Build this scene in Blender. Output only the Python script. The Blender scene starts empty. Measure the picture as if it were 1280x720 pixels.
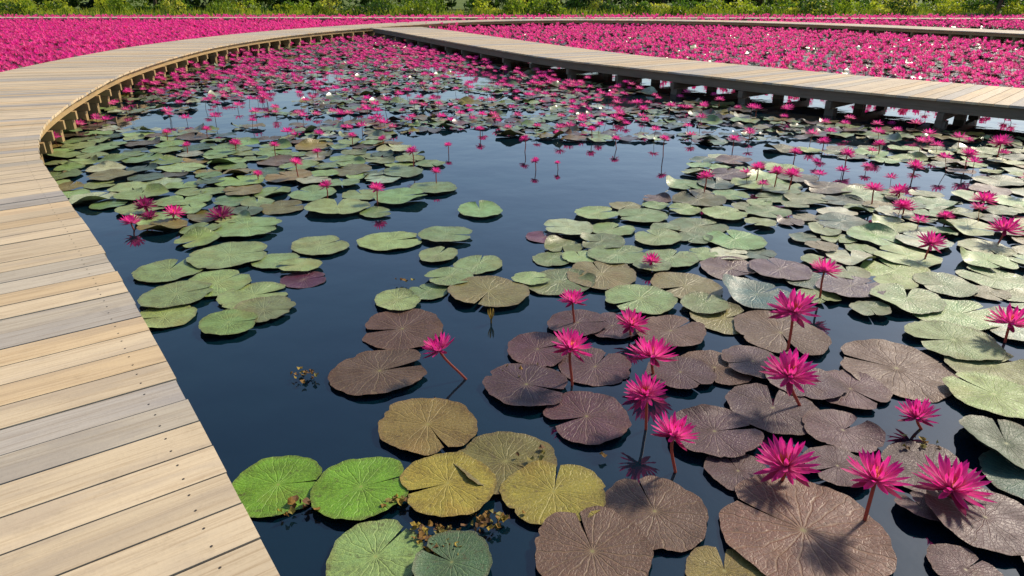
import bpy, math, random
import numpy as np
from mathutils import Vector, Matrix, noise
random.seed(7); rng=np.random.default_rng(7)
S=bpy.context.scene
S.view_settings.view_transform='Standard'; S.view_settings.look='None'; S.view_settings.exposure=0
H=2.0; F=850.0; P=math.atan(368/850.0); SP,CP=math.sin(P),math.cos(P)
DZ=0.48; KS=(H-DZ)/1.6
def ray(u,v):
    a=(u-640)/F; b=(360-v)/F
    return (a, CP+b*SP, -SP+b*CP)
def G(u,v,z=0.0):
    d=ray(u,v); t=(H-z)/-d[2]
    return (d[0]*t,d[1]*t,t)
# ---------------------------------------------------------------- materials
def newmat(name):
    m=bpy.data.materials.new(name); m.use_nodes=True
    nt=m.node_tree; nt.nodes.clear()
    return m,nt,nt.nodes,nt.links
def math_node(nt,op,a,b=None,c=None,clamp=False):
    n=nt.nodes.new('ShaderNodeMath'); n.operation=op; n.use_clamp=clamp
    for i,x in enumerate((a,b,c)):
        if x is None: continue
        if isinstance(x,(int,float)): n.inputs[i].default_value=x
        else: nt.links.new(x,n.inputs[i])
    return n.outputs[0]
def mixc(nt,fac,a,b,mode='MIX'):
    n=nt.nodes.new('ShaderNodeMix'); n.data_type='RGBA'; n.blend_type=mode
    def s(sock,x):
        if isinstance(x,(int,float)): sock.default_value=x
        elif isinstance(x,tuple): sock.default_value=(x[0],x[1],x[2],1)
        else: nt.links.new(x,sock)
    s(n.inputs[0],fac); s(n.inputs[6],a); s(n.inputs[7],b)
    return n.outputs[2]
def noise_tex(nt,vec,scale,detail=4,rough=.55,dist=0):
    n=nt.nodes.new('ShaderNodeTexNoise'); n.inputs['Scale'].default_value=scale
    n.inputs['Detail'].default_value=detail; n.inputs['Roughness'].default_value=rough
    n.inputs['Distortion'].default_value=dist
    if vec is not None: nt.links.new(vec,n.inputs['Vector'])
    return n.outputs[0]
def ramp(nt,fac,lo,hi,a=0.0,b=1.0):
    n=nt.nodes.new('ShaderNodeMapRange'); n.inputs[1].default_value=lo; n.inputs[2].default_value=hi
    n.inputs[3].default_value=a; n.inputs[4].default_value=b; n.interpolation_type='SMOOTHSTEP'
    nt.links.new(fac,n.inputs[0]); return n.outputs[0]
def attr(nt,name):
    n=nt.nodes.new('ShaderNodeAttribute'); n.attribute_name=name; return n
def geo_pos(nt):
    return nt.nodes.new('ShaderNodeNewGeometry').outputs['Position']
def bump(nt,h,dist,strength=1.0,normal=None):
    b=nt.nodes.new('ShaderNodeBump'); b.inputs['Strength'].default_value=strength
    b.inputs['Distance'].default_value=dist; nt.links.new(h,b.inputs['Height'])
    if normal is not None: nt.links.new(normal,b.inputs['Normal'])
    return b.outputs[0]
def principled(nt,col,rough=.5,spec=.5,normal=None):
    p=nt.nodes.new('ShaderNodeBsdfPrincipled')
    if isinstance(col,tuple): p.inputs['Base Color'].default_value=(*col,1)
    else: nt.links.new(col,p.inputs['Base Color'])
    if isinstance(rough,(int,float)): p.inputs['Roughness'].default_value=rough
    else: nt.links.new(rough,p.inputs['Roughness'])
    p.inputs['Specular IOR Level'].default_value=spec
    if normal is not None: nt.links.new(normal,p.inputs['Normal'])
    return p
def out(nt,sh):
    o=nt.nodes.new('ShaderNodeOutputMaterial'); nt.links.new(sh,o.inputs[0])
def mat_water():
    m,nt,ns,ln=newmat('water')
    pos=geo_pos(nt)
    n1=noise_tex(nt,pos,1.1,2,.5); n2=noise_tex(nt,pos,7,3,.5)
    h=math_node(nt,'ADD',n1,math_node(nt,'MULTIPLY',n2,.12))
    nb=bump(nt,h,.018,.5)
    c=mixc(nt,ramp(nt,noise_tex(nt,pos,.6,4),.35,.7),(.0006,.008,.016),(.002,.014,.022))
    p=principled(nt,c,.015,.5,nb); p.inputs['IOR'].default_value=1.75
    p.inputs['Specular Tint'].default_value=(.86,.95,1,1)
    out(nt,p.outputs[0]); return m
def mat_pad(detail=True,spec=.38,ro=(.45,.62)):
    m,nt,ns,ln=newmat('lily_pad' if detail else 'lily_pad_far')
    col=attr(nt,'Col').outputs['Color']; pv=attr(nt,'P').outputs['Vector']; pos=geo_pos(nt)
    sx=ns.new('ShaderNodeSeparateXYZ'); ln.new(pv,sx.inputs[0])
    r=math_node(nt,'SQRT',math_node(nt,'ADD',math_node(nt,'MULTIPLY',sx.outputs[0],sx.outputs[0]),math_node(nt,'MULTIPLY',sx.outputs[1],sx.outputs[1])))
    n1=noise_tex(nt,pos,9,4,.6); n2=noise_tex(nt,pos,75,3,.6)
    c=mixc(nt,ramp(nt,n1,.35,.68),col,mixc(nt,1.0,col,(.62,.55,.55),'MULTIPLY'))
    c=mixc(nt,ramp(nt,r,.86,1.0,0,.4),c,(.10,.045,.025))
    if not detail:
        c=mixc(nt,ramp(nt,noise_tex(nt,pos,14,3,.7),.5,.62,0,.5),c,(.13,.10,.05))
        p=principled(nt,c,.33,.8); out(nt,p.outputs[0]); return m
    n3=noise_tex(nt,pos,3.1,3)
    c=mixc(nt,ramp(nt,n2,.42,.72,0,.5),c,mixc(nt,1.0,col,(1.6,1.45,1.2),'MULTIPLY'))
    c=mixc(nt,ramp(nt,n3,.56,.70,0,.4),c,mixc(nt,.5,(.16,.10,.03),mixc(nt,1.0,col,(1.6,1.1,.8),'MULTIPLY')))
    spots=noise_tex(nt,pos,30,4,.7)
    c=mixc(nt,ramp(nt,spots,.58,.68,0,.6),c,(.055,.03,.014))
    ang=math_node(nt,'ARCTAN2',sx.outputs[1],sx.outputs[0])
    wob=math_node(nt,'MULTIPLY',math_node(nt,'SUBTRACT',noise_tex(nt,pv,3.0,2),.5),.35)
    a2=math_node(nt,'ADD',ang,wob)
    def veins(nv,w,start):
        f=math_node(nt,'PINGPONG',math_node(nt,'MULTIPLY',a2,nv/(2*math.pi)),.5)
        d=math_node(nt,'MULTIPLY',math_node(nt,'MULTIPLY',f,2*math.pi/nv),r)
        l=ramp(nt,d,w*.2,w,1,0)
        if start>0: l=math_node(nt,'MULTIPLY',l,ramp(nt,r,start,start+.1))
        return l
    v=math_node(nt,'MAXIMUM',veins(17,.020,0),math_node(nt,'MULTIPLY',veins(34,.014,.42),.7))
    v=math_node(nt,'MAXIMUM',v,math_node(nt,'MULTIPLY',veins(68,.011,.7),.5))
    vor=ns.new('ShaderNodeTexVoronoi'); vor.feature='DISTANCE_TO_EDGE'; vor.inputs['Scale'].default_value=13
    ln.new(pv,vor.inputs['Vector'])
    net=ramp(nt,vor.outputs['Distance'],.0,.12,.35,0)
    vv=math_node(nt,'MAXIMUM',v,net)
    c=mixc(nt,math_node(nt,'MULTIPLY',vv,.45),c,mixc(nt,.35,mixc(nt,1.0,col,(1.9,1.8,1.4),'MULTIPLY'),(.18,.17,.07)))
    c=mixc(nt,ramp(nt,r,.0,.06,.7,0),c,(.25,.24,.08))
    hgt=math_node(nt,'SUBTRACT',math_node(nt,'MULTIPLY',n2,.5),math_node(nt,'MULTIPLY',vv,.6))
    nb=bump(nt,hgt,.0035,.85)
    rg=ramp(nt,n1,.3,.7,ro[0],ro[1])
    p=principled(nt,c,rg,spec,nb); out(nt,p.outputs[0]); return m
def mat_vcol(name,trans=.35,rough=.5,spec=.3,nscale=0):
    m,nt,ns,ln=newmat(name)
    c=attr(nt,'Col').outputs['Color']
    if nscale:
        c=mixc(nt,ramp(nt,noise_tex(nt,geo_pos(nt),nscale,4),.3,.7),c,mixc(nt,1.0,c,(.55,.55,.5),'MULTIPLY'))
    p=principled(nt,c,rough,spec)
    if trans>0:
        t=ns.new('ShaderNodeBsdfTranslucent'); ln.new(c,t.inputs[0])
        mx=ns.new('ShaderNodeMixShader'); mx.inputs[0].default_value=trans
        ln.new(p.outputs[0],mx.inputs[1]); ln.new(t.outputs[0],mx.inputs[2]); out(nt,mx.outputs[0])
    else: out(nt,p.outputs[0])
    return m
def mat_wood():
    m,nt,ns,ln=newmat('weathered_wood')
    col=attr(nt,'Col').outputs['Color']; pv=attr(nt,'P').outputs['Vector']
    mp=ns.new('ShaderNodeMapping'); mp.inputs['Scale'].default_value=(1.2,38,1); ln.new(pv,mp.inputs[0])
    g=noise_tex(nt,mp.outputs[0],1.6,6,.65,.6)
    mp2=ns.new('ShaderNodeMapping'); mp2.inputs['Scale'].default_value=(.8,4,1); ln.new(pv,mp2.inputs[0])
    st=noise_tex(nt,mp2.outputs[0],1.5,4,.6,.5)
    fine=noise_tex(nt,pv,60,3)
    big=noise_tex(nt,geo_pos(nt),.9,4); scuff=noise_tex(nt,geo_pos(nt),4.5,6,.7)
    c=mixc(nt,ramp(nt,g,.42,.72,0,.65),col,mixc(nt,1.0,col,(.58,.50,.42),'MULTIPLY'))
    c=mixc(nt,ramp(nt,st,.46,.68,0,.7),c,mixc(nt,1.0,col,(.70,.70,.76),'MULTIPLY'))
    c=mixc(nt,ramp(nt,big,.45,.7,0,.4),c,mixc(nt,1.0,c,(.82,.82,.84),'MULTIPLY'))
    c=mixc(nt,ramp(nt,scuff,.56,.7,0,.35),c,mixc(nt,1.0,c,(.68,.66,.64),'MULTIPLY'))
    c=mixc(nt,ramp(nt,fine,.55,.8,0,.25),c,mixc(nt,1.0,c,(.6,.55,.5),'MULTIPLY'))
    h=math_node(nt,'ADD',math_node(nt,'MULTIPLY',g,-1.0),math_node(nt,'MULTIPLY',fine,.3))
    p=principled(nt,c,.65,.35,bump(nt,h,.003,.7)); out(nt,p.outputs[0]); return m
def mat_ground():
    m,nt,ns,ln=newmat('grass_ground'); pos=geo_pos(nt)
    c=mixc(nt,ramp(nt,noise_tex(nt,pos,.5,5),.35,.65),(.06,.11,.015),(.15,.19,.03))
    c=mixc(nt,ramp(nt,noise_tex(nt,pos,3,5),.5,.75,0,.6),c,(.09,.07,.035))
    out(nt,principled(nt,c,.9,.2,bump(nt,noise_tex(nt,pos,12,4),.08,.8)).outputs[0]); return m
MW=mat_water(); MP=mat_pad(); MP2=mat_pad(True,.65,(.32,.5)); MPF=mat_pad(False); MWOOD=mat_wood(); MG=mat_ground()
MPET=mat_vcol('lily_petal',.5,.5,.2)
MLEAF=mat_vcol('leaf',.5,.5,.35)
MBARK=mat_vcol('bark',0,.85,.2,9)
MDEB=mat_vcol('decayed_leaf',.1,.7,.3,60)
# ---------------------------------------------------------------- mesh helper
def mesh_obj(name,V,T,mat,Col=None,Pa=None,smooth=True,parent=None,loc=None):
    V=np.asarray(V,dtype=np.float32).reshape(-1,3); T=np.asarray(T,dtype=np.int32).reshape(-1,3)
    me=bpy.data.meshes.new(name)
    me.vertices.add(len(V)); me.vertices.foreach_set('co',V.ravel())
    me.loops.add(T.size); me.loops.foreach_set('vertex_index',T.ravel())
    me.polygons.add(len(T)); me.polygons.foreach_set('loop_start',np.arange(0,T.size,3,dtype=np.int32))
    me.update(calc_edges=True); me.validate()
    me.polygons.foreach_set('use_smooth',np.full(len(me.polygons),smooth))
    if Col is not None:
        Col=np.asarray(Col,dtype=np.float32).reshape(-1,3)
        c4=np.ones((len(V),4),dtype=np.float32); c4[:,:3]=Col
        a=me.attributes.new('Col','FLOAT_COLOR','POINT'); a.data.foreach_set('color',c4.ravel())
    if Pa is not None:
        a=me.attributes.new('P','FLOAT_VECTOR','POINT'); a.data.foreach_set('vector',np.asarray(Pa,dtype=np.float32).ravel())
    me.materials.append(mat)
    o=bpy.data.objects.new(name,me); S.collection.objects.link(o)
    if parent: o.parent=parent
    if loc is not None: o.location=loc
    return o
class Acc:
    def __init__(s): s.V=[];s.T=[];s.C=[];s.P=[];s.n=0
    def add(s,V,T,C,Pa=None):
        V=np.asarray(V,dtype=np.float32).reshape(-1,3)
        s.V.append(V); s.T.append(np.asarray(T).reshape(-1,3)+s.n)
        C=np.asarray(C,dtype=np.float32)
        if C.ndim==1: C=np.tile(C,(len(V),1))
        s.C.append(C)
        s.P.append(np.zeros((len(V),3)) if Pa is None else np.asarray(Pa,dtype=np.float32).reshape(-1,3))
        s.n+=len(V)
    def build(s,name,mat,**k):
        return mesh_obj(name,np.vstack(s.V),np.vstack(s.T),mat,np.vstack(s.C),np.vstack(s.P),**k)
def instance_mass(name,tmpls,locs,yaws,scales,cols,mat,tids,tilt=0.0,P=False):
    A=Acc()
    locs=np.asarray(locs);yaws=np.asarray(yaws);scales=np.asarray(scales);cols=np.asarray(cols);tids=np.asarray(tids)
    for k,(V,T,C) in enumerate(tmpls):
        idx=np.where(tids==k)[0]; n=len(idx)
        if n==0: continue
        c,s=np.cos(yaws[idx]),np.sin(yaws[idx])
        X=V[None,:,0]*c[:,None]-V[None,:,1]*s[:,None]
        Y=V[None,:,0]*s[:,None]+V[None,:,1]*c[:,None]
        Z=np.repeat(V[None,:,2],n,0)
        if tilt>0:
            tx=rng.normal(0,tilt,n)[:,None]; ty=rng.normal(0,tilt,n)[:,None]
            X=X+Z*tx; Y=Y+Z*ty
        W=np.stack([X,Y,Z],-1)*scales[idx][:,None,None]+locs[idx][:,None,:]
        TT=(T[None]+ (np.arange(n)*len(V))[:,None,None]).reshape(-1,3)
        CC=(C[None]*cols[idx][:,None,:]).reshape(-1,3)
        PP=np.tile(V,(n,1)) if P else None
        A.add(W.reshape(-1,3),TT,CC,PP)
    return A.build(name,mat)
def quads_to_tris(q):
    q=np.asarray(q); return np.vstack([q[:,[0,1,2]],q[:,[0,2,3]]])
def tube(pts,rad,n=6):
    pts=[Vector(p) for p in pts]; V=[];T=[]
    for i,p in enumerate(pts):
        d=(pts[min(i+1,len(pts)-1)]-pts[max(i-1,0)]).normalized()
        a=d.orthogonal().normalized(); b=d.cross(a)
        if i>0:
            a=(pa-d*pa.dot(d)).normalized(); b=d.cross(a)
        pa=a
        for k in range(n):
            t=2*math.pi*k/n; V.append(p+(a*math.cos(t)+b*math.sin(t))*rad[i])
    for i in range(len(pts)-1):
        for k in range(n):
            a0=i*n+k;b0=i*n+(k+1)%n;c0=b0+n;d0=a0+n
            T+=[(a0,b0,c0),(a0,c0,d0)]
    return np.array([tuple(v) for v in V]),np.array(T)
# ---------------------------------------------------------------- lily pads
def pad_geo(seg,rings,seed,slit=None,wav=.02,fold=0,curl=0):
    r0=random.Random(seed)
    d=slit if slit is not None else r0.uniform(.04,.2)
    ph=[r0.uniform(0,6.28) for _ in range(7)]
    ecc=r0.uniform(-.08,.08)
    nibs=[(r0.uniform(.5,5.8),r0.uniform(.03,.09),r0.uniform(.03,.08)) for _ in range(r0.choice([0,1,2,3]))]
    V=[(0,0,0)];Pp=[(0,0,0)]
    for j in range(1,rings+1):
        r=(j/rings)**.85
        for i in range(seg+1):
            q=d*min(1,.35+.65*r)
            th=q+(2*math.pi-2*q)*i/seg
            e=min(th-d,2*math.pi-d-th)
            R=1+.035*math.sin(2*th+ph[0])+.022*math.sin(5*th+ph[1])+.014*math.sin(11*th+ph[2])+.008*math.sin(23*th+ph[4])
            for (na,nw,nd) in nibs: R-=nd*math.exp(-((th-na)/nw)**2)
            R*=1-.13*math.exp(-(e/.16)**2)
            rr=r*(1+(R-1)*r)
            z=wav*r*r*(math.sin(3*th+ph[3])+.6*math.sin(7*th+ph[5]))+ .012*r**6
            if fold: z+=fold*max(0,math.cos(th-2.2))**2*r**3
            if curl:
                k=max(0,math.cos(th-ph[6]))**5; z+=curl*k*r**4; rr*=1-curl*.5*k*r
            V.append((rr*math.cos(th)*(1+ecc),rr*math.sin(th)*(1-ecc),z)); Pp.append((r*math.cos(th),r*math.sin(th),seed*.37%7))
    T=[]
    n=seg+1
    for i in range(seg): T.append((0,1+i,2+i))
    for j in range(rings-1):
        for i in range(seg):
            a=1+j*n+i; T+=[(a,a+n,a+n+1),(a,a+n+1,a+1)]
    return np.array(V),np.array(T),np.array(Pp)
PC={'G':(.20,.30,.095),'H':(.16,.22,.075),'B':(.15,.29,.02),'O':(.18,.15,.04),'Y':(.25,.21,.03),'M':(.068,.028,.040),'N':(.105,.055,.040),'T':(.04,.10,.08),'D':(.06,.10,.05),'S':(.09,.012,.04),'W':(.34,.40,.24),'K':(.10,.075,.04)}
near=[(348,608,115,'B',10),(452,615,120,'B',20),(470,700,125,'G',60),(565,712,105,'D',150),
(535,536,122,'O',-60),(632,580,127,'O',-30),(560,612,120,'Y',200),(692,620,125,'Y',80),(818,642,134,'N',100),(740,697,155,'N',100),
(1003,668,205,'N',140),(905,716,92,'O',80),(658,486,106,'M',-20),(733,524,112,'M',200),(892,547,110,'M',10),(965,515,112,'M',70),(922,592,82,'M',100),
(1052,545,92,'M',30),(475,468,116,'N',20),(503,413,108,'N',190),(611,369,98,'O',250),(672,440,82,'M',20),(744,460,90,'M',60),(722,408,74,'M',0),(765,410,74,'M',120),
(838,420,90,'N',40),(850,470,84,'M',300),(893,462,90,'N',250),(940,458,78,'M',190),(975,420,118,'N',270),(905,400,84,'O',20),(1003,482,90,'M',60),
(1062,490,94,'M',300),(1120,462,142,'N',150),(1190,430,108,'H',180),(1238,460,104,'H',20),(1240,500,108,'G',120),(1256,560,112,'D',70),(1285,602,110,'T',10),
(1228,655,134,'M',100),(1205,718,84,'M',30),(1196,395,100,'G',20),(1132,378,88,'G',60),(1180,358,74,'H',190),(1245,350,84,'G',120),(1062,362,82,'M',20),
(1008,352,60,'D',20),(945,374,88,'T',30),(975,340,74,'M',100),(857,360,88,'O',200),(800,379,90,'G',210),(752,346,90,'O',100),(700,354,88,'H',30),(772,322,72,'G',10),
(725,324,46,'G',100),(690,325,50,'H',10),(664,352,46,'G',10),(838,325,70,'H',60),(880,385,60,'H',60),(600,265,60,'G',100),(488,303,76,'G',20),(558,297,66,'G',350),(548,321,52,'G',70),(598,332,62,'G',80),
(562,350,60,'G',200),(497,378,62,'G',30),(535,366,52,'H',130),(310,287,84,'G',0),(400,309,72,'G',40),(422,262,76,'G',100),(287,322,96,'G',20),(346,328,58,'G',10),
(375,336,50,'G',190),(272,357,82,'G',60),(318,371,82,'G',30),(287,408,72,'G',10),(330,390,76,'H',0),(205,398,76,'G',190),(222,372,84,'G',30),(212,340,80,'H',90),
(502,249,70,'G',20),(542,237,60,'H',200),(453,245,50,'G',120),(746,270,56,'G',20),(802,272,62,'G',190),(765,288,56,'G',50),(905,270,56,'G',20),(918,302,76,'G',100),
(872,284,70,'H',20),(822,300,60,'G',120),(470,268,40,'H',10),(380,350,56,'S',20),(680,297,46,'S',80),(1160,590,110,'M',10),(1045,590,80,'M',200),(1150,640,60,'M',100)]
placed=[]; cnt=0
for (u,v,w,c,a) in near:
    x,y,t=G(u,v); r=w/2/F*t
    col=np.array(PC[c])*random.uniform(.8,1.18)*np.array([random.uniform(.86,1.14),random.uniform(.92,1.08),1])
    fold=.35 if (u,v) in ((1256,560),(945,374),(1150,640)) else 0
    V,T,Pp=pad_geo(84,8,cnt*13+5,slit=random.choice([.03,.06,.1,.16,.05]) ,wav=.017,fold=fold,curl=random.choice([0,0,0,.12]))
    ca,sa=math.cos(math.radians(a)),math.sin(math.radians(a))
    W=np.stack([V[:,0]*ca-V[:,1]*sa,V[:,0]*sa+V[:,1]*ca,V[:,2]],1)*r
    tx,ty=random.gauss(0,.012),random.gauss(0,.012)
    W[:,2]+=W[:,0]*tx+W[:,1]*ty
    z=.010+ (cnt*7%11)*.0028
    if c=='S': z=.006
    mesh_obj('lily_pad',W,T,MP if v>400 else MP2,np.tile(col,(len(V),1)),Pp,loc=(x,y,z))
    placed.append((x,y,r)); cnt+=1
def inpoly(x,y,poly):
    c=False;j=len(poly)-1
    for i in range(len(poly)):
        xi,yi=poly[i];xj,yj=poly[j]
        if (yi>y)!=(yj>y) and x<(xj-xi)*(y-yi)/(yj-yi)+xi: c=not c
        j=i
    return c
grid={}
def gadd(x,y,r):
    grid.setdefault((int(x//.8),int(y//.8)),[]).append((x,y,r))
def gfree(x,y,r,ov):
    i,j=int(x//.8),int(y//.8)
    for a in (-1,0,1):
        for b in (-1,0,1):
            for (px,py,pr) in grid.get((i+a,j+b),()):
                if (px-x)**2+(py-y)**2<((pr+r)*ov)**2: return False
    return True
for p in placed: gadd(*p)
def W2(l): return [G(u,v)[:2] for u,v in l]
L=W2([(60,235),(140,330),(175,410),(240,395),(240,335),(330,275),(420,238),(520,226),(560,204),(480,180),(60,165)])
R=W2([(905,186),(862,205),(850,245),(725,262),(690,305),(700,340),(880,335),(1000,370),(1120,400),(1280,425),(1480,480),(1480,186)])
RB=W2([(1285,425),(1600,425),(1600,900),(1285,900)])
def sc2(l): return [(x*KS,y*KS) for x,y in l]
A_in=sc2([(1.2,-1.0),(.35,.1),(-.694,1.527),(-1.715,2.93),(-2.9,4.5),(-4.06,5.96),(-5.3,7.6),(-6.4,9.55),(-7.5,12.4),(-8.6,16.0),(-9.4,20.5),(-9.75,25.0),(-9.3,30.5),(-8.0,35.5),(-5.8,40.5),(-2.5,45),(3.2,47.8),(10.5,46.5),(16.5,41.8),(21,34),(24,26),(25,18)])
B_in=sc2([(-7.2,37.2),(-5.7,34.2),(-3.6,29.5),(-1.06,23.8),(1.0,19.6),(3.0,16.7),(5.5,13.4),(7.9,10.9),(11,8.2),(15,5.5),(20,3.2),(27,1.5)])
T_poly=W2([(110,165),(480,181),(600,168),(660,174),(850,178),(905,187),(1480,188)])+[(x,y-.3) for x,y in B_in[8::-1]]+[(x-.2,y) for x,y in A_in[13:6:-1]]
def fill(poly,n,rlo,rhi,ov,thr,pal,bbox,nsc=.35,nx=1.0):
    res=[]
    for _ in range(n):
        x=random.uniform(bbox[0],bbox[1]);y=random.uniform(bbox[2],bbox[3])
        if not inpoly(x,y,poly): continue
        if noise.noise(Vector((x*nsc*nx,y*nsc,1.7)))>thr: continue
        r=random.uniform(rlo,rhi)
        if not gfree(x,y,r,ov): continue
        gadd(x,y,r); res.append((x,y,r,random.choice(pal)))
    return res
sc=[]
sc+=fill(L,9000,.15,.28,.74,.34,'GGGHHGWODK',(-7,0,3,11))
sc+=fill(R,16000,.13,.29,.74,.27,'GGGHHHGONWDK',(0,11,2,11),.45)
sc+=fill(RB,3000,.18,.28,.85,.5,'MMNOHT',(1,6,-1,6))
tm=[pad_geo(36,4,k*31+3,wav=.03,curl=(0,0,.2,0,.1,.3)[k%6]) for k in range(12)]
A=Acc()
for i,(x,y,r,c) in enumerate(sc):
    V,T,Pp=tm[i%12]; a=random.uniform(0,6.28); ca,sa=math.cos(a),math.sin(a)
    W=np.stack([V[:,0]*ca-V[:,1]*sa,V[:,0]*sa+V[:,1]*ca,V[:,2]],1)*r
    W[:,2]+=W[:,0]*random.gauss(0,.02)+W[:,1]*random.gauss(0,.02)
    W+=np.array([x,y,.012+random.random()*.025])
    col=np.array(PC[c])*random.uniform(.7,1.25)*np.array([random.uniform(.85,1.15),1,random.uniform(.8,1.2)])
    Pq=Pp.copy(); Pq[:,2]=random.uniform(0,9)
    A.add(W,T,col,Pq)
A.build('lily_pad_patch',MP2)
tmf=[]
for k in range(8):
    V,T,Pp=pad_geo(16,2,k*17+9,wav=.07,curl=(0,.25,.0,.5)[k%4])
    tmf.append((V,T,np.ones_like(V)))
def carpet(name,pts):
    n=len(pts); a=np.array([(p[0],p[1],.012+random.random()*.03) for p in pts])
    cols=np.array([np.array(PC[p[3]])*random.uniform(.6,1.35) for p in pts])
    return instance_mass(name,tmf,a,rng.uniform(0,6.28,n),np.array([p[2] for p in pts]),cols,MPF,rng.integers(0,8,n),P=True)
far=fill(T_poly,45000,.07,.25,.70,.16,'GGGHHHOOWWNDYKK',(-10,13,7,37),.9,.55)
carpet('lily_pad_carpet',far)
# ---------------------------------------------------------------- flowers
PK=np.array((.95,.038,.38))
def petal(L,Wd,el,az,seg,fold=.25,jit=0):
    V=[];C=[];x=.006;z=0
    ds=L/seg
    for i in range(seg+1):
        s=i/seg
        w=Wd*1.75*((s+.06)**.55)*max(0,(1-s))**.62
        if i==seg: w=0.0004
        V+=[(x,-w/2,z+fold*w),(x,0,z),(x,w/2,z+fold*w)]
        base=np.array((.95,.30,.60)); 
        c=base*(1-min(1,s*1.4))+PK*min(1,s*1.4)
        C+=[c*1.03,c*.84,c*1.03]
        th=math.radians(el-14+34*s+jit)
        x+=ds*math.cos(th); z+=ds*math.sin(th)
    V=np.array(V); c,s_=math.cos(az),math.sin(az)
    W=np.stack([V[:,0]*c-V[:,1]*s_,V[:,0]*s_+V[:,1]*c,V[:,2]],1)
    T=[]
    for i in range(seg):
        for k in (0,1):
            a=i*3+k; T+=[(a,a+3,a+4),(a,a+4,a+1)]
    return W,np.array(T),np.array(C)
def flower_head(seed,openness=0.0,seg=5,rings=None,stam=True):
    r0=random.Random(seed); A=Acc()
    rings=rings or [(10,.094,.021,8),(12,.093,.020,25),(11,.088,.018,42),(9,.078,.016,58),(6,.062,.013,72)]
    for (n,Lp,Wd,el) in rings:
        o=r0.uniform(0,6)
        for k in range(n):
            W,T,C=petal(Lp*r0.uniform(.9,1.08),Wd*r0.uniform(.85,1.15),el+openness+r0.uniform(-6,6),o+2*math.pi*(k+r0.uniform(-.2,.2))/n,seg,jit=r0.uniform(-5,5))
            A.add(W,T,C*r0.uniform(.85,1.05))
    if stam:
        for k in range(30):
            a=r0.uniform(0,6.28); e=math.radians(r0.uniform(50,88)); l=r0.uniform(.024,.038); rr=.007
            d=np.array((math.cos(a)*math.cos(e),math.sin(a)*math.cos(e),math.sin(e)))
            p0=np.array((math.cos(a)*rr,math.sin(a)*rr,.002)); sd=np.array((-math.sin(a),math.cos(a),0))*.0024
            A.add([p0-sd,p0+sd,p0+d*l+sd*.5,p0+d*l-sd*.5],[(0,1,2),(0,2,3)],[(.85,.35,.03),(.85,.35,.03),(.9,.3,.2),(.9,.3,.2)])
        for k in range(4):
            W,T,C=petal(.092,.026,-4+openness,k*math.pi/2+.3,seg)
            W[:,2]-=.003
            A.add(W,T,np.tile((.45,.05,.16),(len(W),1)))
    return np.vstack(A.V),np.vstack(A.T),np.vstack(A.C)
FL=[
(716,372,36,718,408,4),(790,400,42,790,422,0),(714,428,52,715,482,0),(549,432,44,587,474,12),(816,438,62,818,472,0),(808,486,54,808,537,0),
(843,537,60,846,590,6),(993,381,58,983,442,0),(989,461,66,1006,512,4),(1032,333,38,1025,374,2),(984,573,72,976,606,0),(1097,590,72,1080,655,4),
(1193,600,84,1190,628,0),(1148,515,50,1156,536,10),(1265,397,52,1256,428,2),(815,323,24,815,336,0),(1258,282,40,1245,306,0),(1165,300,34,1155,326,2),
(1232,246,30,1228,262,0),(1131,255,28,1128,272,0),(1093,233,24,1089,258,0),(883,218,22,880,242,0),(972,212,20,968,236,0),(991,215,24,985,240,0),(1125,236,24,1120,250,0),
(163,275,26,168,288,8),(217,263,26,214,276,0),(181,254,26,182,268,0),(275,266,34,275,274,-8),(187,268,20,187,274,0),(407,230,18,409,250,2),(471,233,20,472,257,0),(515,187,16,517,211,0),(545,213,14,546,231,8),
(370,201,16,373,224,0),(322,216,13,323,228,8),(294,177,15,295,191,0),(343,180,14,344,196,0),(396,188,13,397,200,0),(669,200,12,670,213,10),(697,203,9,698,212,14),(831,172,14,829,196,0),
(948,207,20,944,228,0),(1060,190,20,1056,210,0),(1212,190,22,1206,212,0),(1145,205,22,1140,222,0),(1252,175,26,1246,200,0),(918,172,16,915,190,0),(1183,268,20,1180,280,0),(656,172,14,656,190,0),(740,160,13,741,176,0),
(233,180,12,234,192,0),(258,160,12,259,172,0),(208,164,12,209,176,0),(440,168,12,441,182,0),(560,180,11,561,192,0),(478,172,12,479,184,0),(600,160,12,601,172,0),(770,172,12,771,186,0),(1030,175,16,1028,190,0),(995,188,16,992,204,0),(1100,178,16,1098,194,0)]
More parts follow.
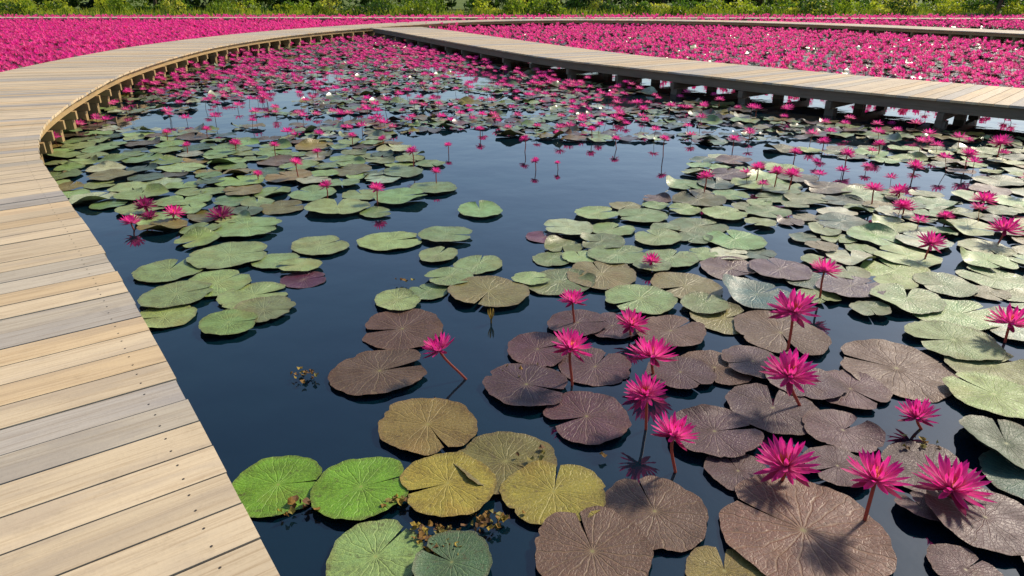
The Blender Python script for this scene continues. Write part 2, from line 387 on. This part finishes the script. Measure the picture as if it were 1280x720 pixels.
for i,(u,v,w,bu,bv,op) in enumerate(FL):
    bx,by,bt=G(bu,bv)
    d=ray(u,v); t=by/d[1]; hx=d[0]*t; hz=H+d[2]*t
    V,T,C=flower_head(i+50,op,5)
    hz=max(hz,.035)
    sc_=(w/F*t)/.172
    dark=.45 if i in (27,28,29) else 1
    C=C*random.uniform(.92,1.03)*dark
    R_=Matrix.Rotation(random.uniform(0,6.28),3,'Z')
    tl=Matrix.Rotation(random.uniform(.0,.35),3,Vector((random.uniform(-1,1),random.uniform(-1,1),0)).normalized())
    if i==3: tl=Matrix.Rotation(-.35,3,'Y')
    M=np.array(tl@R_)
    W=(V@M.T)*sc_; hz2=hz-.025*sc_
    head=np.array((hx-bx,0,hz2))
    A=Acc(); A.add(W+head,T,C)
    z=Vector(tl@Vector((0,0,1)))
    p3=Vector(head); p2=p3-z*min(.08,hz*.5); p0=Vector((0,0,-.03)); p1=Vector((0,0,0)).lerp(p3,.35)+Vector((random.uniform(-.01,.01),0,-.01))
    pts=[]
    for k in range(9):
        s=k/8; pts.append(p0*(1-s)**3+p1*3*s*(1-s)**2+p2*3*s*s*(1-s)+p3*s**3)
    tv,tt=tube(pts,[.0066*sc_**.5]*9,7); A.add(tv,tt,(.42,.13,.09))
    A.build('water_lily_flower',MPET,loc=(bx,by,0))
def flower_lp(seed,seg=2,n=(7,7,5),stemh=.2,wk=1.0):
    if seg==1:
        V=[];T=[];C=[];r0=random.Random(seed)
        for (m,el) in zip(n,(8,34,62)):
            o=r0.uniform(0,6)
            for k in range(m):
                a=o+6.283*k/m; e=math.radians(el+r0.uniform(-8,8)); l=.09*r0.uniform(.85,1.1)
                d=np.array((math.cos(a)*math.cos(e),math.sin(a)*math.cos(e),math.sin(e))); s=np.array((-math.sin(a),math.cos(a),0))*.021
                b=len(V); V+=[d*.004,d*l*.5+s,d*l,d*l*.5-s]; T+=[(b,b+1,b+2),(b,b+2,b+3)]
                C+=[np.array((.95,.15,.48)),PK,PK,PK]
    else:
        V,T,C=flower_head(seed,0,seg,[(n[0],.088,.028*wk,10),(n[1],.084,.027*wk,32),(n[2],.072,.024*wk,55)],False)
    V=np.array(V);T=np.array(T);C=np.array(C)
    V=V+np.array((0,0,stemh))
    w=.0035; sv=np.array([(-w,0,-.02),(w,0,-.02),(w,0,stemh+.002),(-w,0,stemh+.002),(0,-w,-.02),(0,w,-.02),(0,w,stemh+.002),(0,-w,stemh+.002)])
    st=np.array([(0,1,2),(0,2,3),(4,5,6),(4,6,7)])
    return np.vstack([V,sv]),np.vstack([T,st+len(V)]),np.vstack([C,np.tile((.16,.05,.045),(8,1))])
def scatter_flowers(name,poly,bbox,dens,mind,hi=True,dfun=None,sc=(.8,1.15),tint=(1,1,1),hs=1.0):
    area=(bbox[1]-bbox[0])*(bbox[3]-bbox[2]); n=int(area*dens); pts=[]; g={}
    for _ in range(n):
        x=random.uniform(bbox[0],bbox[1]);y=random.uniform(bbox[2],bbox[3])
        if dfun and random.random()>dfun(x,y): continue
        if not inpoly(x,y,poly): continue
        k=(int(x//mind),int(y//mind))
        if k in g: continue
        g[k]=1; pts.append((x,y,0))
    m=len(pts)
    tms=[flower_lp(s,3 if hi else 1,(9,8,6) if hi else (6,5,4),h*hs) for s,h in ((1,.12),(2,.18),(3,.24),(4,.08),(5,.2),(6,.15))]
    br=rng.uniform(.85,1.05,m)[:,None]; cols=np.ones((m,3))*br*np.array(tint); cols[:,1]*=rng.uniform(.7,2.0,m)
    return instance_mass(name,tms,np.array(pts),rng.uniform(0,6.28,m),rng.uniform(sc[0],sc[1],m),cols,MPET,rng.integers(0,6,m),tilt=.12)
def dT(x,y):
    c=noise.noise(Vector((x*.4,y*.3,4.2)))
    return min(.9,max(0.26,(y-8.0)/13))*(1.0 if c>-.1 else .35)
scatter_flowers('water_lily_flower_mass',T_poly,(-10,13,8.6,37),13,.15,True,dT,(.85,1.35),hs=.62)
Rp=W2([(900,190),(900,240),(1060,250),(1100,300),(1480,330),(1480,186)])
scatter_flowers('water_lily_flower_mass',Rp,(1,11,3,10),1.3,.3,True,hs=.8)
def catmull(pts,step=.1):
    P_=[np.array(p,float) for p in pts]; P_=[2*P_[0]-P_[1]]+P_+[2*P_[-1]-P_[-2]]
    o=[]
    for i in range(1,len(P_)-2):
        a,b,c,d=P_[i-1:i+3]; n=max(2,int(np.linalg.norm(c-b)/step))
        for k in range(n):
            t=k/n; o.append(.5*((2*b)+(-a+c)*t+(2*a-5*b+4*c-d)*t*t+(-a+3*b-3*c+d)*t**3))
    o.append(P_[-2]); return np.array(o)
def offset(c,w):
    d=np.gradient(c,axis=0); d/=np.linalg.norm(d,axis=1)[:,None]
    k=15; ker=np.ones(k)/k
    dd=np.stack([np.convolve(np.pad(d[:,i],k//2,'edge'),ker,'valid') for i in (0,1)],1)
    dd/=np.linalg.norm(dd,axis=1)[:,None]
    return c+np.stack([-dd[:,1],dd[:,0]],1)*w
cA=catmull(A_in); oA=offset(cA,2.6)
cB=catmull(B_in); oB=offset(cB,2.55)
left_poly=[(-2.8,-3)]+[tuple(p) for p in oA[::12] if p[1]<41]+[(-5,46),(-5,59),(-75,59),(-75,-3)]
back_poly=[tuple(p) for p in oA[::12] if p[1]>41]+[(27,42),(60,20),(60,59),(-5,59),(-5,46)]
loop_poly=[tuple(p) for p in oB[8::12]]+[(25,10)]+[tuple(p) for p in cA[::-12] if p[1]>35]
scatter_flowers('water_lily_flower_field',left_poly,(-50,-3,2,59),18,.18,False,lambda x,y:1 if x>-45 else .5,(1.2,1.75),(1,1.1,1))
scatter_flowers('water_lily_flower_field',back_poly,(-6,48,20,59),10,.24,False,lambda x,y:1,(1.3,1.9),(1,1.1,1))
scatter_flowers('water_lily_flower_field',loop_poly,(-8,26,8,46),15,.18,False,lambda x,y:.9 if noise.noise(Vector((x*.25,y*.6,9)))>-.15 else .4,(1.05,1.55),(1,1.2,1),.75)
grid.clear()
f2=fill(left_poly,9000,.2,.32,.7,.6,'GHHONMD',(-50,-3,0,59))
f2+=fill(back_poly,5000,.2,.32,.7,.6,'GHHONMD',(-6,48,20,59))
f2+=fill(loop_poly,12000,.16,.3,.7,.4,'GGHOOND',(-8,26,8,46))
carpet('lily_pad_carpet',f2)
# ---------------------------------------------------------------- boardwalks
def box8(a,b,c,d,z0,z1):
    return [(a[0],a[1],z0),(b[0],b[1],z0),(c[0],c[1],z0),(d[0],d[1],z0),(a[0],a[1],z1),(b[0],b[1],z1),(c[0],c[1],z1),(d[0],d[1],z1)]
BQ=quads_to_tris([(3,2,1,0),(4,5,6,7),(0,1,5,4),(1,2,6,5),(2,3,7,6),(3,0,4,7)])
def flat_add(A,V8,col,Pa):
    V8=np.array(V8); 
    tri=BQ; W=V8[tri.ravel()]; PP=np.array(Pa)[tri.ravel()]
    A.add(W,np.arange(len(W)).reshape(-1,3),col,PP)
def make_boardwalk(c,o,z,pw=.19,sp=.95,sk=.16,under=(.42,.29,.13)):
    par=bpy.data.objects.new('boardwalk',None); S.collection.objects.link(par)
    mid=(c+o)/2; s=np.concatenate([[0],np.cumsum(np.linalg.norm(np.diff(mid,axis=0),axis=1))])
    Lt=s[-1]; at=lambda arr,q:np.array([np.interp(q,s,arr[:,0]),np.interp(q,s,arr[:,1])])
    A=Acc(); q=0
    while q<Lt-pw:
        q1=q+pw-random.uniform(.006,.011)
        a,b=at(c,q),at(c,q1); d,e=at(o,q),at(o,q1)
        dr=(a-d)/np.linalg.norm(a-d); j=random.gauss(0,.003)
        a=a+dr*j;b=b+dr*j
        zz=z+random.uniform(-.002,.002)
        r=random.random(); base=np.array((.66,.53,.35))
        if r<.2: base=np.array((.54,.47,.36))
        elif r<.38: base=np.array((.68,.51,.30))
        elif r<.5: base=np.array((.48,.43,.36))
        base=base*random.uniform(.82,1.06)
        V8=box8(a,b,e,d,zz-.035,zz)
        w=np.linalg.norm(a-d); rr=random.uniform(0,50)
        Pa=[(0+rr,0,rr),(0+rr,pw,rr),(w+rr,pw,rr),(w+rr,0,rr)]*2
        flat_add(A,V8,base,Pa)
        if q<14:
            for f in (.05,.5,.95):
                for g_ in (.25,.75):
                    p=(a*(1-g_)+b*g_)*(1-f)+(d*(1-g_)+e*g_)*f
                    tv=[(p[0]+.0045*math.cos(k*1.047),p[1]+.0045*math.sin(k*1.047),zz+.0012) for k in range(6)]
                    A.add(tv,[(0,1,2),(0,2,3),(0,3,4),(0,4,5)],(.05,.04,.035))
        q+=pw
    A.build('planks',MWOOD,parent=par,smooth=False)
    A=Acc(); st=4
    for (e1,e2) in ((c,o),(o,c)):
        for i in range(0,len(c)-st,st):
            j=i+st
            n1=(e2[i]-e1[i])/np.linalg.norm(e2[i]-e1[i]); n2=(e2[j]-e1[j])/np.linalg.norm(e2[j]-e1[j])
            a,b=e1[i]+n1*.07,e1[j]+n2*.07; d,e=e1[i]+n1*.13,e1[j]+n2*.13
            l=i*.1
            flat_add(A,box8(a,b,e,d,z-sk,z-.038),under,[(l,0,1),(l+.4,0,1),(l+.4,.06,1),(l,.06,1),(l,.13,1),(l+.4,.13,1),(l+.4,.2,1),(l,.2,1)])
    A.build('stringers',MWOOD,parent=par,smooth=False)
    A=Acc(); q=.4
    while q<Lt:
        a,d=at(c,q),at(o,q); a2,d2=at(c,q+.12),at(o,q+.12)
        u=(d-a)/np.linalg.norm(d-a); t=(a2-a)/max(1e-6,np.linalg.norm(a2-a)); w=np.linalg.norm(d-a)
        p=a+u*.02; e=a+u*(w-.02)
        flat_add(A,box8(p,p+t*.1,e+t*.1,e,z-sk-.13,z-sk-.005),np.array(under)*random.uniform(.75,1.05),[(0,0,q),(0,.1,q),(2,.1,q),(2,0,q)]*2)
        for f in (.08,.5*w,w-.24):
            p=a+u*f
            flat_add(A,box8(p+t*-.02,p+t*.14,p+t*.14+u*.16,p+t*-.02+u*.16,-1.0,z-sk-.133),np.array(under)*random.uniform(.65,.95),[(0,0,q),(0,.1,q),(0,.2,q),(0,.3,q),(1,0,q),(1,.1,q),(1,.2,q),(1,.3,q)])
        q+=sp
    A.build('posts',MWOOD,parent=par,smooth=False)
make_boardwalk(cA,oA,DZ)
make_boardwalk(cB,oB,DZ-.012,sp=1.7,sk=.21,under=(.20,.155,.11))  # darker under colour paints the shade below this deck into stringers and posts
cD=catmull([(-80,51),(-40,50.5),(0,50),(30,48.5),(70,46)],.4)
make_boardwalk(cD,offset(cD,2.2),DZ-.02,sp=2)
# ---------------------------------------------------------------- debris
A=Acc()
for (u,v,n,sp) in ((540,672,34,.05),(610,658,28,.05),(500,632,10,.03),(383,474,14,.05),(560,690,18,.05),(385,470,8,.04),(505,355,8,.05),(640,470,5,.1),(1150,560,12,.06),(370,640,10,.05),(700,570,6,.1)):
    x,y,t=G(u,v)
    for k in range(n):
        px,py=x+random.gauss(0,sp),y+random.gauss(0,sp*.6); r=random.uniform(.005,.02); m=7
        V=[(px,py,.03)]+[(px+r*random.uniform(.6,1.3)*math.cos(6.28*i/m),py+r*random.uniform(.6,1.3)*math.sin(6.28*i/m),.03+random.uniform(-.008,.015)) for i in range(m)]
        A.add(V,[(0,1+i,1+(i+1)%m) for i in range(m)],np.array(random.choice([(.36,.25,.03),(.16,.08,.03),(.26,.22,.05),(.3,.16,.03)])))
A.build('floating_plant_debris',MDEB,smooth=False)
x,y,t=G(614,404)
A=Acc()
for k in range(7):
    W,T,C=petal(.075,.016,78,k*.9,5); A.add(W+np.array((0,0,.03)),T,np.tile((.25,.17,.04),(len(W),1)))
tv,tt=tube([(0.0,0,-.03),(0,0,.0),(0,0,.035)],[.006]*3); A.add(tv,tt,(.2,.15,.05))
A.build('water_lily_bud',MPET,loc=(x,y,0))
# ---------------------------------------------------------------- water, ground
def gridmesh(name,xs,ys,zf,mat):
    V=[(x,y,zf(x,y)) for y in ys for x in xs]; n=len(xs)
    q=[(j*n+i,j*n+i+1,(j+1)*n+i+1,(j+1)*n+i) for j in range(len(ys)-1) for i in range(n-1)]
    return mesh_obj(name,V,quads_to_tris(q),mat)
BK=57.5
gridmesh('pond_water',[-92,92],[-62,BK+3],lambda x,y:0,MW)
def gz(x,y):
    d=max(y-BK,-58-y,abs(x)-88)
    if d<=0: return -1.2
    return min(.45,-1.2+d*.6)+ (.15*noise.noise(Vector((x*.15,y*.15,0))) if d>3 else 0)
xs=sorted(set([-1500,-700,-300,-150]+list(range(-110,111,2))+[150,300,700,1500]))
ys=sorted(set([-1500,-600,-200,-100]+list(range(-70,-50,2))+list(range(-40,53,10))+[54+.5*i for i in range(58)]+[90,100,120,160,250,500,1500]))
gridmesh('ground',xs,ys,gz,MG)
# ---------------------------------------------------------------- vegetation
def leaves(A,centers,radii,n,size,cols,flat=.5):
    ci=rng.integers(0,len(centers),n); c=np.array(centers)[ci]; r=np.array(radii)[ci]
    d=rng.normal(size=(n,3)); d/=np.linalg.norm(d,axis=1)[:,None]
    p=c+d*r*(rng.uniform(.35,1.05,n)[:,None]**.6)
    a=rng.normal(size=(n,3)); a/=np.linalg.norm(a,axis=1)[:,None]
    b=np.cross(a,rng.normal(size=(n,3))); b/=np.linalg.norm(b,axis=1)[:,None]
    s=rng.uniform(size[0],size[1],n)[:,None]
    V=np.stack([p-a*s,p+b*s*flat,p+a*s,p-b*s*flat],1).reshape(-1,3)
    base=np.arange(n)[:,None]*4
    T=np.vstack([base+np.array([[0,1,2]]),base+np.array([[0,2,3]])])
    cl=np.array(cols)
    ccol=cl[rng.integers(0,len(cl),len(centers))][ci]*rng.uniform(.65,1.35,n)[:,None]
    A.add(V,T,np.repeat(ccol,4,0))
greens=[(.09,.18,.015),(.20,.30,.02),(.42,.48,.03),(.05,.11,.015),(.28,.38,.02),(.48,.50,.05)]
A=Acc(); C=[];Rr=[]
for k in range(230):
    x=random.uniform(-70,70); y=random.uniform(BK+3,BK+10); h=random.uniform(.3,1.3)
    C.append((x,y,.45+h*.4)); Rr.append((random.uniform(.6,1.5),random.uniform(.6,1.1),h*.8))
leaves(A,C,Rr,55000,(.07,.16),greens,.7)
for k in range(7000):
    x=random.uniform(-70,70); y=random.uniform(BK+1.4,BK+4); h=random.uniform(.2,.6); z=gz(x,y)
    dx=random.uniform(-.2,.2); c=np.array(random.choice(greens[1:]))
    A.add([(x-.04,y,z),(x+.04,y,z),(x+dx,y+random.uniform(-.1,.1),z+h)],[(0,1,2)],c)
A.build('bank_shrubs',MLEAF,smooth=False)
def tree(x,y,h):
    par=bpy.data.objects.new('tree',None); S.collection.objects.link(par); par.location=(x,y,.3)
    A=Acc(); th=h*.45; lx,ly=random.uniform(-.4,.4),random.uniform(-.3,.3)
    tp_=[(lx*(s**2),ly*s,th*1.4*s-.4) for s in (0,.15,.35,.6,.8,1)]
    r=h*.03
    tv,tt=tube(tp_,[r*1.5,r*1.1,r,r*.8,r*.6,r*.35],9); A.add(tv,tt,(.13,.095,.065))
    C=[];Rr=[]
    for k in range(9):
        a=k*2.4+random.uniform(-.3,.3); s=random.uniform(.45,.95); p=Vector((lx*s*s,ly*s,th*1.4*s-.4)); L_=h*random.uniform(.2,.36)
        e=p+Vector((math.cos(a)*L_,math.sin(a)*L_,L_*random.uniform(.4,.9))); m=p.lerp(e,.5)+Vector((0,0,-.1*L_))
        tv,tt=tube([p,m,e],[r*.45,r*.3,r*.12],6); A.add(tv,tt,(.13,.095,.065))
        for q in range(3):
            C.append(tuple(e+Vector((random.gauss(0,.5),random.gauss(0,.5),random.gauss(0,.4))))); rr=h*random.uniform(.07,.13); Rr.append((rr*1.3,rr*1.3,rr))
    C.append((lx,ly,h*.85)); Rr.append((h*.14,h*.14,h*.12))
    A.build('trunk',MBARK,parent=par)
    B=Acc(); leaves(B,C,Rr,2600,(.11,.24),[(.04,.08,.012),(.07,.12,.02),(.1,.15,.025),(.03,.055,.01)])
    B.build('crown',MLEAF,parent=par,smooth=False)
for k,(x) in enumerate([-58,-50,-41,-33,-26,-17,-9,-2,7,15,23,32,40.3,52,62]):
    tree(x+random.uniform(-1.5,1.5) if x!=40.3 else x,random.uniform(67,72) if x!=40.3 else 61,random.uniform(4,6))
A=Acc(); C=[];Rr=[]
for k in range(320):
    x=random.uniform(-100,100);y=random.uniform(74,82);z=random.uniform(.4,4.2)
    C.append((x,y,z));Rr.append((random.uniform(1.2,2.6),1.4,random.uniform(.9,1.7)))
leaves(A,C,Rr,36000,(.22,.45),[(.03,.06,.01),(.05,.10,.012),(.09,.15,.02),(.02,.04,.008)],.6)
A.build('distant_tree_line',MLEAF,smooth=False)
# ---------------------------------------------------------------- light, world, camera
az=math.radians(52); el=math.radians(38)
sd=Vector((math.sin(az)*math.cos(el),math.cos(az)*math.cos(el),math.sin(el)))
l=bpy.data.lights.new('sun','SUN'); l.energy=5.0; l.angle=math.radians(6); l.color=(1,.87,.68)
lo=bpy.data.objects.new('sun',l); S.collection.objects.link(lo); lo.rotation_euler=sd.to_track_quat('Z','Y').to_euler()
w=bpy.data.worlds.new('World'); S.world=w; w.use_nodes=True; nt=w.node_tree
sky=nt.nodes.new('ShaderNodeTexSky'); sky.sky_type='NISHITA'; sky.sun_disc=False; sky.sun_elevation=el; sky.sun_rotation=az
sky.ozone_density=2.0
bg=nt.nodes['Background']; bg.inputs[1].default_value=.15; nt.links.new(sky.outputs[0],bg.inputs[0])
cd=bpy.data.cameras.new('camera'); cam=bpy.data.objects.new('camera',cd); S.collection.objects.link(cam)
cd.sensor_width=36; cd.lens=F/1280*36; cd.clip_end=4000; cd.clip_start=.05
cam.location=(0,0,H); cam.rotation_euler=(math.pi/2-P,0,0); S.camera=cam
